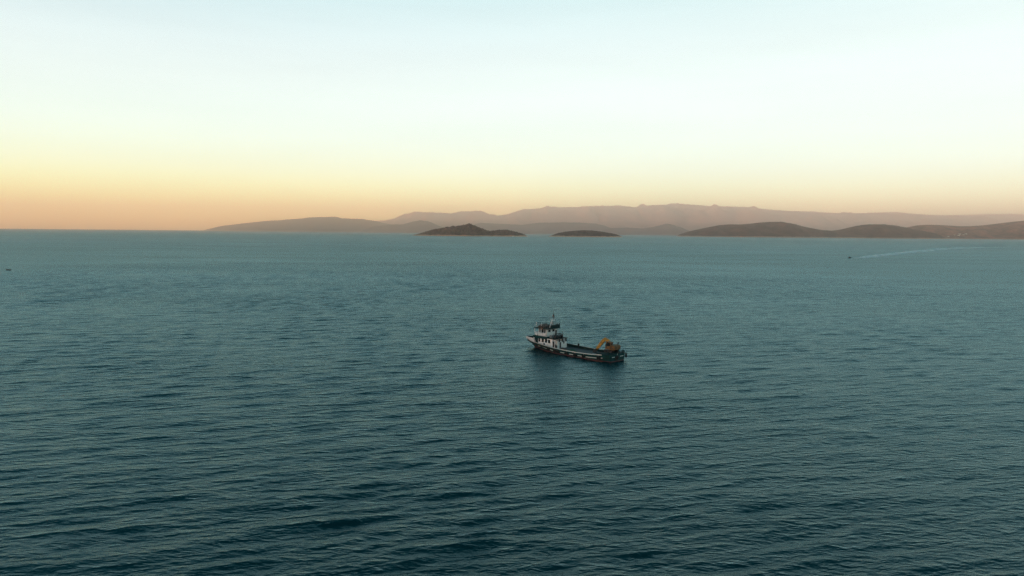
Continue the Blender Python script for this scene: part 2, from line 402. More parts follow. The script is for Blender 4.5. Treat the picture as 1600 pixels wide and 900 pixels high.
land('mountain_range', 'long pale pink mountain range along the far horizon', [(520, 363), (545, 350), (570, 345), (600, 344.5), (615, 342), (632, 334.8), (642, 333), (675, 332.3), (692, 333.6), (702, 334.6), (720, 330.4), (740, 330.4), (755, 333.8), (772, 337.6),
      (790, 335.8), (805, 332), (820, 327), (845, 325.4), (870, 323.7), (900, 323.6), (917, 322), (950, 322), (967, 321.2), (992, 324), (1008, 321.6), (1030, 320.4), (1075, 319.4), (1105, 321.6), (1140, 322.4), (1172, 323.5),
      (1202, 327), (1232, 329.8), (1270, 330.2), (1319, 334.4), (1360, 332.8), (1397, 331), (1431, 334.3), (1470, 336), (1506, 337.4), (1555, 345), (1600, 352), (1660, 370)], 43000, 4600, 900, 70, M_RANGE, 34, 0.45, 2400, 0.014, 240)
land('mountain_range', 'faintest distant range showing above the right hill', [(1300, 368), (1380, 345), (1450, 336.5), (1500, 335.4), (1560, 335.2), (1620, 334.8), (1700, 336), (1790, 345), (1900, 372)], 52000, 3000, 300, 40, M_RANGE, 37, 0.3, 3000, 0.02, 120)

def join_mesh(name, verts, faces, material, smooth=False):
    me = bpy.data.meshes.new(name)
    me.from_pydata(verts, [], faces); me.update()
    if smooth: me.polygons.foreach_set('use_smooth', [True] * len(me.polygons))
    for m in (material if isinstance(material, (list, tuple)) else [material]): me.materials.append(m)
    return me

# shrubs on the two near islands: far too small and many to count
_b = bmesh.new(); bmesh.ops.create_icosphere(_b, subdivisions=1, radius=1.0)
ICO_V = [v.co.copy() for v in _b.verts]; _b.verts.index_update(); ICO_F = [[v.index for v in f.verts] for f in _b.faces]; _b.free()
def shrubs(g, n, smin, smax, label, seed):
    x, t, xx, yy, zz = g
    rng = np.random.default_rng(seed)
    vs_, fs_ = [], []
    ny_, nx_ = zz.shape
    while n:
        i, j = int(rng.integers(1, ny_ - 1)), int(rng.integers(1, nx_ - 1))
        if zz[i, j] < 9 or grid_noise(np.array(xx[i, j] / 70), np.array(yy[i, j] / 70), 5) < 0.38: continue
        n -= 1
        c = Vector((xx[i, j] + rng.uniform(-4, 4), yy[i, j] + rng.uniform(-4, 4), zz[i, j]))
        s = rng.uniform(smin, smax); base = len(vs_)
        for v in ICO_V:
            k = s * rng.uniform(0.7, 1.25)
            vs_.append((c.x + v.x * k, c.y + v.y * k, c.z + s * 0.3 + v.z * k * 0.8))
        fs_ += [[base + q for q in f] for f in ICO_F]
    o = bpy.data.objects.new('shrubs', join_mesh('shrubs', vs_, fs_, SHRUB)); C.objects.link(o)
    o['kind'] = 'stuff'; o['label'] = label; o['category'] = 'shrubs'
SHRUB = mat('shrub_leaves', (0.030, 0.034, 0.020), 0.9, var=0.5, scale=0.05, col2=(0.055, 0.045, 0.028))
shrubs(isl_g, 1500, 2.2, 5.0, 'dark green scrub covering the peaked island', 1)
shrubs(islet_g, 500, 1.5, 3.0, 'low scrub covering the smooth islet', 2)

# ------------------------------------------------------------------ object helpers
def tag(o, label, cat, group=None):
    o['label'] = label; o['category'] = cat
    if group: o['group'] = group
    return o
def empty(name, loc, rz=0):
    o = bpy.data.objects.new(name, None); C.objects.link(o); o.location = loc; o.rotation_euler = (0, 0, rz); o.empty_display_size = 0.3
    return o
class MB:
    def __init__(self): self.v, self.f, self.m = [], [], []
    def add(self, verts, faces, mi=0):
        b = len(self.v); self.v += [tuple(p) for p in verts]; self.f += [[b + i for i in f] for f in faces]; self.m += [mi] * len(faces); return self
    def box(self, a, b, mi=0, taper=(1, 1), shift=(0, 0)):
        (x0, y0, z0), (x1, y1, z1) = a, b
        cx, cy_ = (x0 + x1) / 2 + shift[0], (y0 + y1) / 2 + shift[1]; hx, hy = (x1 - x0) / 2 * taper[0], (y1 - y0) / 2 * taper[1]
        vs_ = [(x0, y0, z0), (x1, y0, z0), (x1, y1, z0), (x0, y1, z0), (cx - hx, cy_ - hy, z1), (cx + hx, cy_ - hy, z1), (cx + hx, cy_ + hy, z1), (cx - hx, cy_ + hy, z1)]
        return self.add(vs_, [(3, 2, 1, 0), (4, 5, 6, 7), (0, 1, 5, 4), (1, 2, 6, 5), (2, 3, 7, 6), (3, 0, 4, 7)], mi)
    def tube(self, pts, rad, n=8, mi=0):
        pts = [Vector(p) for p in pts]; rads = rad if isinstance(rad, (list, tuple)) else [rad] * len(pts)
        vs_, fs_ = [], []
        for k, p in enumerate(pts):
            d = (pts[min(k + 1, len(pts) - 1)] - pts[max(k - 1, 0)]).normalized()
            a = d.cross(Vector((0, 0, 1)) if abs(d.z) < 0.9 else Vector((1, 0, 0))).normalized(); b = d.cross(a)
            for q in range(n):
                w = 2 * math.pi * q / n; vs_.append(p + (a * math.cos(w) + b * math.sin(w)) * rads[k])
        for k in range(len(pts) - 1):
            for q in range(n): fs_.append((k * n + q, k * n + (q + 1) % n, (k + 1) * n + (q + 1) % n, (k + 1) * n + q))
        fs_.append(tuple(range(n))[::-1]); fs_.append(tuple((len(pts) - 1) * n + q for q in range(n)))
        return self.add(vs_, fs_, mi)
    def torus(self, c, axis, R0, r0, n=18, m=8, mi=0):
        c, ax = Vector(c), Vector(axis).normalized(); a = ax.orthogonal().normalized(); b = ax.cross(a); vs_, fs_ = [], []
        for i in range(n):
            w = 2 * math.pi * i / n; d = a * math.cos(w) + b * math.sin(w)
            for j in range(m):
                s = 2 * math.pi * j / m; vs_.append(c + d * (R0 + r0 * math.cos(s)) + ax * r0 * 1.25 * math.sin(s))
        for i in range(n):
            for j in range(m): fs_.append((i * m + j, ((i + 1) % n) * m + j, ((i + 1) % n) * m + (j + 1) % m, i * m + (j + 1) % m))
        return self.add(vs_, fs_, mi)
    def prism(self, prof, y0, y1, mi=0):
        """profile in x,z pulled along y"""
        n = len(prof)
        vs_ = [(x, y0, z) for x, z in prof] + [(x, y1, z) for x, z in prof]
        fs_ = [tuple(range(n)), tuple(range(2 * n - 1, n - 1, -1))] + [(i, n + i, n + (i + 1) % n, (i + 1) % n) for i in range(n)]
        return self.add(vs_, fs_, mi)
    def build(self, name, material, parent=None, smooth=False, bevel=0.0):
        me = join_mesh(name, self.v, self.f, material)
        if any(self.m): me.polygons.foreach_set('material_index', self.m)
        bm = bmesh.new(); bm.from_mesh(me); bmesh.ops.recalc_face_normals(bm, faces=bm.faces)
        if bevel: bmesh.ops.bevel(bm, geom=bm.edges[:], offset=bevel, segments=1, affect='EDGES', clamp_overlap=True)
        bm.to_mesh(me); bm.free()
        if smooth: me.polygons.foreach_set('use_smooth', [True] * len(me.polygons))
        o = bpy.data.objects.new(name, me); C.objects.link(o); o.parent = parent
        return o

# ------------------------------------------------------------------ the workboat
BOAT_LOC, BOAT_ROT = Vector((30.05, 196.6, 0)), R(132.5)
boat = empty('workboat', BOAT_LOC, BOAT_ROT)
tag(boat, 'green and white working vessel with a tall wheelhouse forward and open deck aft', 'boat')

U = [0.0, 0.35, 1.0, 2.2, 4.5, 8, 12, 16, 20, 23, 26, 28.5, 30.5, 32.3, 34, 35.3, 36.4, 37.2]
def interp(table, u): return float(np.interp(u, [t[0] for t in table], [t[1] for t in table]))
SHEER_B = [(0, 3.1), (0.35, 3.55), (1, 3.9), (2.2, 4.2), (4.5, 4.38), (8, 4.5), (14, 4.55), (20, 4.5), (24, 4.25), (27, 3.85), (29.5, 3.3), (31.5, 2.65), (33.5, 1.9), (35, 1.22), (36.4, 0.5), (37.2, 0.1)]
SHEER_Z = [(0, 2.12), (2.2, 2.02), (6, 1.75), (12, 1.55), (18, 1.62), (22, 1.78), (26, 1.98), (30, 2.15), (33, 2.2), (37.2, 2.3)]
WL_B = [(0, 2.7), (0.35, 3.1), (1, 3.5), (2.2, 3.9), (4.5, 4.2), (14, 4.35), (20, 4.15), (24, 3.5), (27, 2.6), (29.5, 1.6), (31.5, 0.75), (33, 0.12), (37.2, 0.0)]
STEM = [(33.0, -0.2), (33.6, 0.25), (34.4, 0.7), (35.4, 1.25), (36.4, 1.8), (37.2, 2.22)]      # stem height beyond the water line
def station(u):
    bs, zs_, bw = interp(SHEER_B, u), interp(SHEER_Z, u), interp(WL_B, u)
    keel = -1.0 if u < 33 else interp(STEM, u)
    zl = [keel, max(-0.45, keel), max(0.0, keel + 0.01), 0.34, 0.75, 1.2, zs_]
    out = []
    for k, z in enumerate(zl):
        z = max(z, keel + 0.012 * k); z = min(z, zs_)
        if k == 0: b = bw * 0.55
        elif k == 1: b = bw * 0.88
        else:
            f = (z - 0) / max(zs_, 0.01); f = min(max(f, 0), 1)
            b = bw + (bs - bw) * f ** 1.25
            if u > 33: b = bs * ((z - keel) / max(zs_ - keel, 0.01)) ** 0.8 + 0.02
        out.append((b, z))
    return out
hull = MB(); n_l = 7
ST = [station(u) for u in U]
for s in (1, -1):
    vs_ = [(u, s * b, z) for u, st in zip(U, ST) for b, z in st]
    for i in range(len(U) - 1):
        for j in range(n_l - 1):
            f = [i * n_l + j, (i + 1) * n_l + j, (i + 1) * n_l + j + 1, i * n_l + j + 1]
            hull.add([vs_[q] for q in f], [(0, 1, 2, 3)], 1 if j < 3 else 0)
st = ST[0]                                           # transom
for j in range(n_l - 1):
    hull.add([(0, -st[j][0], st[j][1]), (0, st[j][0], st[j][1]), (0, st[j + 1][0], st[j + 1][1]), (0, -st[j + 1][0], st[j + 1][1])], [(0, 1, 2, 3)], 1 if j < 3 else 0)
o_hull = hull.build('hull', [HULL_GREEN, RED], boat)
bm = bmesh.new(); bm.from_mesh(o_hull.data); bmesh.ops.remove_doubles(bm, verts=bm.verts, dist=0.003); bmesh.ops.recalc_face_normals(bm, faces=bm.faces); bm.to_mesh(o_hull.data); bm.free()

# bulwark: inner lining and cap
DECK_Z = 1.0
def deckz(u): return DECK_Z if u < 22 else DECK_Z + (u - 22) * 0.05
bw = MB()
for s in (1, -1):
    for a, b in zip(U[:-1], U[1:]):
        if b > 37: continue
        q = []
        for u in (a, b):
            br, z = interp(SHEER_B, u), interp(SHEER_Z, u)
            q.append(((u, s * (br + 0.02), z + 0.0), (u, s * (br + 0.02), z + 0.06), (u, s * max(br - 0.2, 0.02), z + 0.06), (u, s * max(br - 0.2, 0.02), deckz(u) - 0.05)))
        for k in range(3): bw.add([q[0][k], q[1][k], q[1][k + 1], q[0][k + 1]], [(0, 1, 2, 3)])
bw.box((0.02, -3.0, DECK_Z - .05), (0.2, 3.0, 2.17))
bw.build('bulwark', DECK_GREEN, boat)
dk = MB()
for a, b in zip(U[:-1], U[1:]):
    dk.add([(a, -interp(SHEER_B, a) + 0.1, deckz(a)), (b, -interp(SHEER_B, b) + 0.1, deckz(b)), (b, interp(SHEER_B, b) - 0.1, deckz(b)), (a, interp(SHEER_B, a) - 0.1, deckz(a))], [(0, 1, 2, 3)])
dk.build('deck', DECKB, boat)

def strip(name, z0f, z1f, u0, u1, s, material, parent, thick=0.05, n=None):
    """a strake standing proud of the hull side between two heights given as functions of u"""
    us = np.linspace(u0, u1, n or max(2, int((u1 - u0) / 0.8) + 1)); m_ = MB()
    def hb(u, z):
        st_ = station(u); return float(np.interp(z, [p[1] for p in st_], [p[0] for p in st_]))
    for a, b in zip(us[:-1], us[1:]):
        P = []
        for u in (a, b):
            z0, z1 = z0f(u), z1f(u)
            P.append([(u, s * (hb(u, z0) - 0.01), z0), (u, s * (hb(u, z0) + thick), z0), (u, s * (hb(u, z1) + thick), z1), (u, s * (hb(u, z1) - 0.01), z1)])
        for k in range(4): m_.add([P[0][k], P[1][k], P[1][(k + 1) % 4], P[0][(k + 1) % 4]], [(0, 1, 2, 3)])
    for P_, u in ((0, us[0]), (1, us[-1])):
        z0, z1 = z0f(u), z1f(u)
        m_.add([(u, s * (hb(u, z0) - 0.01), z0), (u, s * (hb(u, z0) + thick), z0), (u, s * (hb(u, z1) + thick), z1), (u, s * (hb(u, z1) - 0.01), z1)], [(0, 1, 2, 3)])
    return m_.build(name, material, parent)
zs_f = lambda u: interp(SHEER_Z, u)
STR = [(0, 1.42), (2, 1.18), (4, 0.92), (8, 0.74), (14, 0.68), (20, 0.74), (25, 0.95), (29, 1.25), (33, 1.6)]
zt = lambda u: interp(STR, u)
for s in (1, -1):
    strip('rubbing_strake', lambda u: zs_f(u) - 0.12, lambda u: zs_f(u) + 0.10, 2.4, 31.0, s, RAILW, boat, 0.07)
    for a, b in ((24.4, 29.0), (21.6, 22.9), (16.6, 18.2), (13.0, 14.6), (9.7, 11.2), (4.2, 8.2), (2.2, 2.7)):
        strip('side_stripe', lambda u: zt(u) - 0.09, lambda u: zt(u) + 0.09, a, b, s, RAILW, o_hull, 0.03)
    # high flared white bow boards
    strip('bow_board', lambda u: zs_f(u) - 0.25 + max(0, (u - 33)) * 0.05, lambda u: zs_f(u) + 0.0, 30.7, 36.3, s, WHITE, boat, 0.05)
    t = MB()
    us = np.linspace(30.4, 37.15, 14)
    for a, b in zip(us[:-1], us[1:]):
        P = []
        for u in (a, b):
            h = (1.15 - 0.06 * max(0, u - 31)) * min(1, (u - 29.9) / 0.9); br = interp(SHEER_B, u); fl = 0.26
            P.append([(u, s * (br - 0.02), zs_f(u) - 0.02), (u + 0.1, s * (br + fl), zs_f(u) + h), (u + 0.1, s * (br + fl - 0.12), zs_f(u) + h), (u, s * max(br - 0.16, 0.0), zs_f(u) - 0.02)])
        for k, mi in ((0, 0), (1, 0), (2, 1)): t.add([P[0][k], P[1][k], P[1][k + 1], P[0][k + 1]], [(0, 1, 2, 3)], mi)
    t.build('bow_bulwark', [WHITE, DECK_GREEN], boat)
    b_ = MB(); br = interp(SHEER_B, 31.1)
    b_.prism([(30.5, 2.18), (31.6, 2.2), (31.45, 3.2), (31.4, 4.35), (31.05, 4.35), (30.95, 3.1)], s * (br - 0.02), s * (br - 0.22))
    b_.build('bow_post', WHITE, boat)
strip('stern_stripe', lambda u: 0, lambda u: 0, 1, 1.1, 1, RAILW, o_hull)  # replaced below
bpy.data.objects.remove([o for o in o_hull.children if o.name.startswith('stern_stripe')][0])
for v0, v1 in ((1.4, 2.6), (-2.4, -1.0)):
    MB().box((-0.04, v0, 1.34), (0.01, v1, 1.52)).build('stern_stripe', RAILW, o_hull)
# forecastle: raised dark foredeck with a windlass
fc = MB(); us = np.linspace(30.6, 36.8, 9)
for a, b in zip(us[:-1], us[1:]):
    fc.add([(a, -interp(SHEER_B, a) + 0.12, zs_f(a) - 0.15), (b, -interp(SHEER_B, b) + 0.1, zs_f(b) - 0.15), (b, interp(SHEER_B, b) - 0.1, zs_f(b) - 0.15), (a, interp(SHEER_B, a) - 0.12, zs_f(a) - 0.15)], [(0, 1, 2, 3)])
fc.build('foredeck', DECK_GREEN, boat)
wd = MB(); wd.box((32.2, -0.7, 2.2), (32.9, 0.7, 2.7)); wd.tube([(32.5, -1.0, 2.85), (32.5, 1.0, 2.85)], 0.28, 10); wd.build('windlass', DARK, boat)
for v in (1.2, -1.2):
    MB().tube([(33.4, v * 0.8, 2.2), (33.6, v * 0.8, 2.95)], 0.13, 8).build('bollard', DARK, boat)
# raised quarterdeck at the stern
qd = MB(); us = [0.22, 0.5, 1.0, 2.2, 3.2, 4.2]
for a, b in zip(us[:-1], us[1:]):
    P = []
    for u in (a, b):
        br = interp(SHEER_B, u) - 0.24; top = 2.30 if u > 0.4 else 2.2
        P.append([(u, -br, 1.0), (u, -br, top - 0.15), (u, -br + 0.3, top), (u, br - 0.3, top), (u, br, top - 0.15), (u, br, 1.0)])
    for k in range(5): qd.add([P[0][k], P[1][k], P[1][k + 1], P[0][k + 1]], [(0, 1, 2, 3)])
    for Pq, u in ((P[0], a), (P[1], b)):
        if u in (0.22, 4.2): qd.add(Pq, [(0, 1, 2, 3, 4, 5)])
qd.build('quarterdeck', DECK_GREEN, boat)
for v, h in ((-1.15, 1.0), (-3.2, 0.75), (2.7, 0.6)):
    b_ = MB(); b_.tube([(0.75, v, 2.2), (0.75, v, 2.2 + h)], [0.2, 0.17], 8); b_.tube([(0.75, v - 0.4, 2.1 + h * 0.8), (0.75, v + 0.4, 2.1 + h * 0.8)], 0.09, 6); b_.box((0.45, v - 0.45, 2.16), (1.05, v + 0.45, 2.4)); b_.build('mooring_bitt', DECK_GREEN, boat)

# deckhouse
HZ0, HZ1 = 1.0, 3.86
dh = MB()
dh.prism([(23.1, HZ0), (29.25, HZ0), (29.25, HZ1), (23.1, HZ1)], -2.75, 2.75, 0)
deckhouse = dh.build('deckhouse', WHITE, boat, bevel=0.04)
def window(parent, plane, c0, w, h, z, at, out, name='window', round_=False):
    """framed pane set into a wall: plane 'v' = side wall at v, 'u' = fore or aft wall at u"""
    m_ = MB()
    def pt(a, zz, d): return (a, at + out * d, zz) if plane == 'v' else (at + out * d, a, zz)
    if round_:
        ang = [2 * math.pi * k / 14 for k in range(14)]
        m_.add([pt(c0 + w / 2 * math.cos(q), z + h / 2 * math.sin(q), 0.012) for q in ang], [tuple(range(14))], 0)
        ri = [pt(c0 + w / 2 * math.cos(q), z + h / 2 * math.sin(q), 0.05) for q in ang]; ro = [pt(c0 + w * 0.62 * math.cos(q), z + h * 0.62 * math.sin(q), 0.05) for q in ang]; rb = [pt(c0 + w * 0.62 * math.cos(q), z + h * 0.62 * math.sin(q), 0.0) for q in ang]
        m_.add(ri + ro + rb, [(k, (k + 1) % 14, 14 + (k + 1) % 14, 14 + k) for k in range(14)] + [(14 + k, 14 + (k + 1) % 14, 28 + (k + 1) % 14, 28 + k) for k in range(14)], 1)
    else:
        a0, a1, z0, z1, f = c0 - w / 2, c0 + w / 2, z - h / 2, z + h / 2, 0.07
        m_.add([pt(a0, z0, 0.012), pt(a1, z0, 0.012), pt(a1, z1, 0.012), pt(a0, z1, 0.012)], [(0, 1, 2, 3)], 0)
        for b0, b1, y0, y1 in ((a0 - f, a0, z0 - f, z1 + f), (a1, a1 + f, z0 - f, z1 + f), (a0, a1, z0 - f, z0), (a0, a1, z1, z1 + f)):
            P = [pt(q, y, d) for d in (0.0, 0.05) for q, y in ((b0, y0), (b1, y0), (b1, y1), (b0, y1))]
            m_.add(P, [(0, 1, 2, 3), (4, 5, 6, 7), (0, 1, 5, 4), (1, 2, 6, 5), (2, 3, 7, 6), (3, 0, 4, 7)], 1)
    return m_.build(name, [GLASS, WHITE], parent)
for s in (1, -1):
    for u_ in (28.7, 27.2, 25.8, 24.45): window(deckhouse, 'v', u_, 1.0 if u_ != 28.7 else 0.8, 1.05, 3.02, s * 2.75, s)
    window(deckhouse, 'v', 26.6, 0.7, 0.7, 1.95, s * 2.75, s, 'porthole', True)
for v in (-1.8, -0.6, 0.6, 1.8): window(deckhouse, 'u', v, 0.8, 0.8, 3.1, 30.56, 1)
MB().prism([(29.26, HZ0), (30.35, HZ0), (30.6, HZ1 - 0.01), (29.26, HZ1 - 0.01)], -2.7, 2.7).build('front_bulkhead', DECK_GREEN, boat)
# aft end of the deckhouse: pale casing with door recess and pillars
cs = MB(); cs.box((21.9, -2.3, 1.0), (23.1, 1.75, 3.35)); casing = cs.build('engine_casing', RAILW, boat, bevel=0.04)
def door(parent, plane, c0, w, h, z0, at, out):
    m_ = MB()
    def pt(a, zz, d): return (a, at + out * d, zz) if plane == 'v' else (at + out * d, a, zz)
    P = [pt(q, y, d) for d in (0.0, 0.05) for q, y in ((c0 - w / 2, z0), (c0 + w / 2, z0), (c0 + w / 2, z0 + h), (c0 - w / 2, z0 + h))]
    m_.add(P, [(0, 1, 2, 3), (4, 5, 6, 7), (0, 1, 5, 4), (1, 2, 6, 5), (2, 3, 7, 6), (3, 0, 4, 7)])
    return m_.build('door', DARK, parent)
door(casing, 'u', 0.55, 0.65, 1.75, 1.15, 21.9, -1)
door(casing, 'u', -1.0, 0.5, 0.9, 2.35, 21.9, -1)
door(deckhouse, 'u', 2.25, 0.75, 2.1, 1.05, 23.1, -1)
for v in (2.62, -2.62):
    MB().tube([(22.3, v, 1.0), (22.3, v, 3.85)], 0.09, 8).build('pillar', WHITE, boat)
# stores stacked in the side passage
for u_, v, h, m_ in ((22.75, 2.25, 1.35, RUST), (22.1, 2.2, 1.05, DARK)):
    b_ = MB(); b_.tube([(u_, v, 1.0), (u_, v, 1.0 + h * 0.5), (u_, v, 1.0 + h)], [0.30, 0.33, 0.29], 12); b_.build('drum', m_, boat, smooth=False)

# upper deck with green coaming
ud = MB(); ud.box((22.0, -2.95, 3.86), (31.3, 2.95, 4.02)); ud.build('upper_deck', DECK_GREEN, boat)
co = MB()
for a, b in (((25.4, 2.80), (31.45, 2.98)), ((25.4, -2.98), (31.45, -2.80)), ((31.28, -2.8), (31.46, 2.8)), ((25.4, -2.8), (25.55, 2.8))):
    co.box((a[0], a[1], 3.58), (b[0], b[1], 4.34))
co.build('coaming', HULL_GREEN, boat)
# wheelhouse
WZ0, WZ1 = 4.02, 6.58
wh = MB(); wh.prism([(26.0, WZ0), (29.4, WZ0), (29.75, WZ1), (26.0, WZ1)], -2.25, 2.25)
wheelhouse = wh.build('wheelhouse', RAILW, boat, bevel=0.03)
for s in (1, -1):
    for u_ in (26.72, 27.82, 28.92): window(wheelhouse, 'v', u_, 0.95, 1.15, 5.85, s * 2.25, s)
for v in (1.2, -0.6): window(wheelhouse, 'u', v, 1.1, 0.75, 6.0, 26.0, -1)
for v in (-1.65, -0.55, 0.55, 1.65): window(wheelhouse, 'u', v, 0.9, 0.85, 5.85, 29.66, 1)
door(wheelhouse, 'u', -1.75, 0.7, 1.9, 4.1, 26.0, -1)
# white railing with panels round the front of the wheelhouse
rl = MB()
def rail_run(m_, p, q, z0, z1, n, r=0.05, post_top=None):
    p, q = Vector(p), Vector(q)
    for k in range(n + 1):
        c = p.lerp(q, k / n); m_.tube([(c.x, c.y, z0), (c.x, c.y, post_top if post_top and k % 2 == 0 else z1)], r, 6)
    for z in (z1, (z0 + z1) / 2):
        m_.tube([(p.x, p.y, z), (q.x, q.y, z)], r * (1.5 if z == z1 else 0.8), 6)
rail_run(rl, (26.0, 2.7, 0), (30.9, 2.7, 0), 4.1, 5.3, 6, 0.06)
rail_run(rl, (30.9, 2.7, 0), (30.9, -2.7, 0), 4.1, 5.3, 6, 0.06)
rail_run(rl, (26.0, -2.7, 0), (30.9, -2.7, 0), 4.1, 5.3, 6, 0.06)
rail = rl.build('upper_railing', WHITE, boat)
for s in (1, -1):
    for k in range(4):
        a = 26.25 + k * 1.17
        MB().box((a, s * 2.66 - 0.015, 4.42), (a + 0.95, s * 2.66 + 0.015, 5.12)).build('panel', WHITE, rail)
    for u_ in (30.9, 28.5, 26.05):
        b_ = MB(); b_.tube([(u_, s * 2.7, 5.3), (u_, s * 2.68, 6.6)], [0.11, 0.06], 6); b_.build('roof_post', WHITE, boat)
# roof / flying bridge
rf = MB(); rf.box((25.2, -2.95, 6.58), (31.2, 2.95, 6.80), taper=(0.98, 0.97)); roof = rf.build('wheelhouse_roof', DECK_GREEN, boat)
fr = MB()
rail_run(fr, (25.4, 2.75, 0), (30.9, 2.75, 0), 6.78, 8.0, 7, 0.035); rail_run(fr, (25.4, -2.75, 0), (30.9, -2.75, 0), 6.78, 8.0, 7, 0.035); rail_run(fr, (30.9, -2.75, 0), (30.9, 2.75, 0), 6.78, 8.0, 7, 0.035)
fr.build('bridge_railing', GREY, boat)
fb = MB(); fb.box((27.6, -1.9, 6.8), (30.2, 1.9, 7.35)); fb.box((29.2, -1.3, 7.35), (29.9, 1.3, 7.75), taper=(0.6, 0.9)); fb.build('bridge_console', RUST, boat)
for u_, v in ((30.6, 2.3), (29.0, 1.6)): MB().tube([(u_, v, 6.8), (u_, v, 8.25)], 0.08, 6).build('lamp_post', WHITE, boat)
dd = MB(); dd.box((25.3, -2.8, 6.8), (25.5, 0.9, 7.75)); dd.box((25.5, -2.8, 6.8), (27.0, -2.65, 7.75)); dd.build('wind_dodger', DECK_GREEN, boat)
MB().torus((26.8, 0.9, 7.45), (0.6, 0.5, 0.2), 0.5, 0.10, 16, 6).build('hoop_aerial', DARK, boat)
MB().tube([(25.4, -2.6, 6.8), (25.4, -2.6, 8.35)], 0.10, 6).build('vent_pipe', DARK, boat)
# mast
ms = MB(); ms.tube([(25.9, 0, 6.8), (25.6, 0, 9.0), (25.5, 0, 10.9)], [0.14, 0.11, 0.07], 8); mast = ms.build('mast', GREY, boat)
MB().tube([(26.95, 0.1, 6.8), (26.1, 0.05, 9.0)], [0.17, 0.13], 8).build('mast_strut', WHITE, boat)
MB().tube([(25.6, -1.0, 9.7), (25.6, 1.2, 9.7)], 0.05, 6).build('yard', WHITE, mast)
MB().box((25.35, -0.6, 9.15), (25.85, 0.6, 9.4)).build('radar', WHITE, mast)
MB().tube([(25.6, -0.55, 9.55), (25.6, -0.55, 10.1), (25.55, -0.8, 9.7)], 0.07, 6).build('horn', WHITE, mast)
b_ = MB(); b_.tube([(25.5, 0, 10.5), (25.5, 0, 11.1)], [0.24, 0.18], 8); b_.tube([(25.5, -0.25, 10.0), (25.5, -0.25, 10.6)], 0.16, 8); b_.build('mast_lamp', DARK, mast)
MB().tube([(25.5, 0, 10.9), (25.5, 0, 13.0)], 0.03, 5).build('whip_antenna', DARK, mast)
for a_, b_e in (((25.5, 0, 10.6), (30.9, 2.0, 8.0)), ((25.5, 0, 10.6), (30.9, -2.0, 8.0)), ((25.5, 0, 10.6), (25.4, 2.7, 6.8)), ((25.5, 0, 10.6), (25.4, -2.7, 6.8)), ((25.5, 0, 10.4), (22.55, 0, 5.6))):
    MB().tube([a_, b_e], 0.03, 5).build('stay', DARK, boat)
# dark derrick and gear on the after part of the upper deck
dr = MB()
dr.tube([(22.5, 1.2, 4.02), (22.6, 0.1, 5.6)], 0.10, 6); dr.tube([(22.5, -1.2, 4.02), (22.6, -0.1, 5.6)], 0.10, 6); dr.tube([(22.6, -0.9, 5.35), (22.6, 0.9, 5.35)], 0.10, 6)
dr.tube([(22.6, 0, 5.5), (24.6, 1.0, 5.1)], 0.09, 6); dr.tube([(22.6, -1.2, 4.0), (22.5, -1.25, 5.75), (22.5, -0.9, 6.0)], 0.09, 6); dr.build('derrick', DARK, boat)
wn_ = MB(); wn_.tube([(23.1, -1.3, 4.55), (23.1, 1.5, 4.55)], 0.42, 12); wn_.box((22.75, -1.5, 4.02), (23.5, -1.2, 5.0)); wn_.box((22.75, 1.4, 4.02), (23.5, 1.7, 5.0)); wn_.build('winch', DARK, boat)
for v in (-1.9, 1.0, -0.35): MB().box((21.75, v - 0.28, 3.0), (21.98, v + 0.28, 4.0), taper=(0.6, 1)).build('hanging_cover', DARK, boat)
MB().box((24.2, 0.2, 4.02), (25.1, 2.0, 4.8)).build('locker', GREY, boat)

def world(u, v, w): return BOAT_LOC + Matrix.Rotation(BOAT_ROT, 3, 'Z') @ Vector((u, v, w))

# ------------------------------------------------------------------ tyres hung along the side
def hullb(u, z):
    st_ = station(u); return float(np.interp(z, [p[1] for p in st_], [p[0] for p in st_]))
tm = MB(); tm.torus((0, 0, 0), (0, 1, 0), 0.36, 0.155, 20, 10)
tyre0 = tm.build('tyre', RUBBER, None, smooth=True)
rope = MB(); rope.tube([(0, -0.02, 0.38), (0, -0.1, 0.95)], 0.025, 5)
rope0 = rope.build('rope', RAILW, tyre0)
TY = [(23.6, 'hung nearest the bow on the side'), (20.6, 'second from the bow on the side'), (19.2, 'third from the bow on the side, close behind the second'), (15.6, 'fourth from the bow on the side'),
      (12.2, 'fifth from the bow, amidships'), (9.0, 'sixth from the bow on the side'), (3.35, 'seventh and largest on the side, where the white strake ends')]
tyres = []
for k, (u, what) in enumerate(TY):
    z = zt(u) - 0.02; s_ = 1.25 if k == 6 else (1.12 if k in (0, 4) else 0.95)
    tyres.append((world(u, hullb(u, z) + 0.20 * s_, z), BOAT_ROT + (-math.atan2(hullb(u - .5, z) - hullb(u + .5, z), 1.0)), s_, 'black tyre fender ' + what))
tyres.append((world(-0.2, 0.6, 1.25), BOAT_ROT + R(90), 1.2, 'black tyre fender in the middle of the stern'))
tyres.append((world(0.05, -3.75, 1.45), BOAT_ROT + R(128), 1.45, 'big black tyre fender on the far corner of the stern'))
for k, (loc, rz, s_, lab) in enumerate(tyres):
    if k == 0: t, r_ = tyre0, rope0
    else:
        t = tyre0.copy(); r_ = rope0.copy(); C.objects.link(t); C.objects.link(r_); r_.parent = t
    t.location = loc; t.rotation_euler = (R(random.uniform(-4, 4)), R(random.uniform(-20, 20)), rz); t.scale = (s_, s_, s_)
    tag(t, lab, 'tyre', 'tyre fenders on the working vessel')

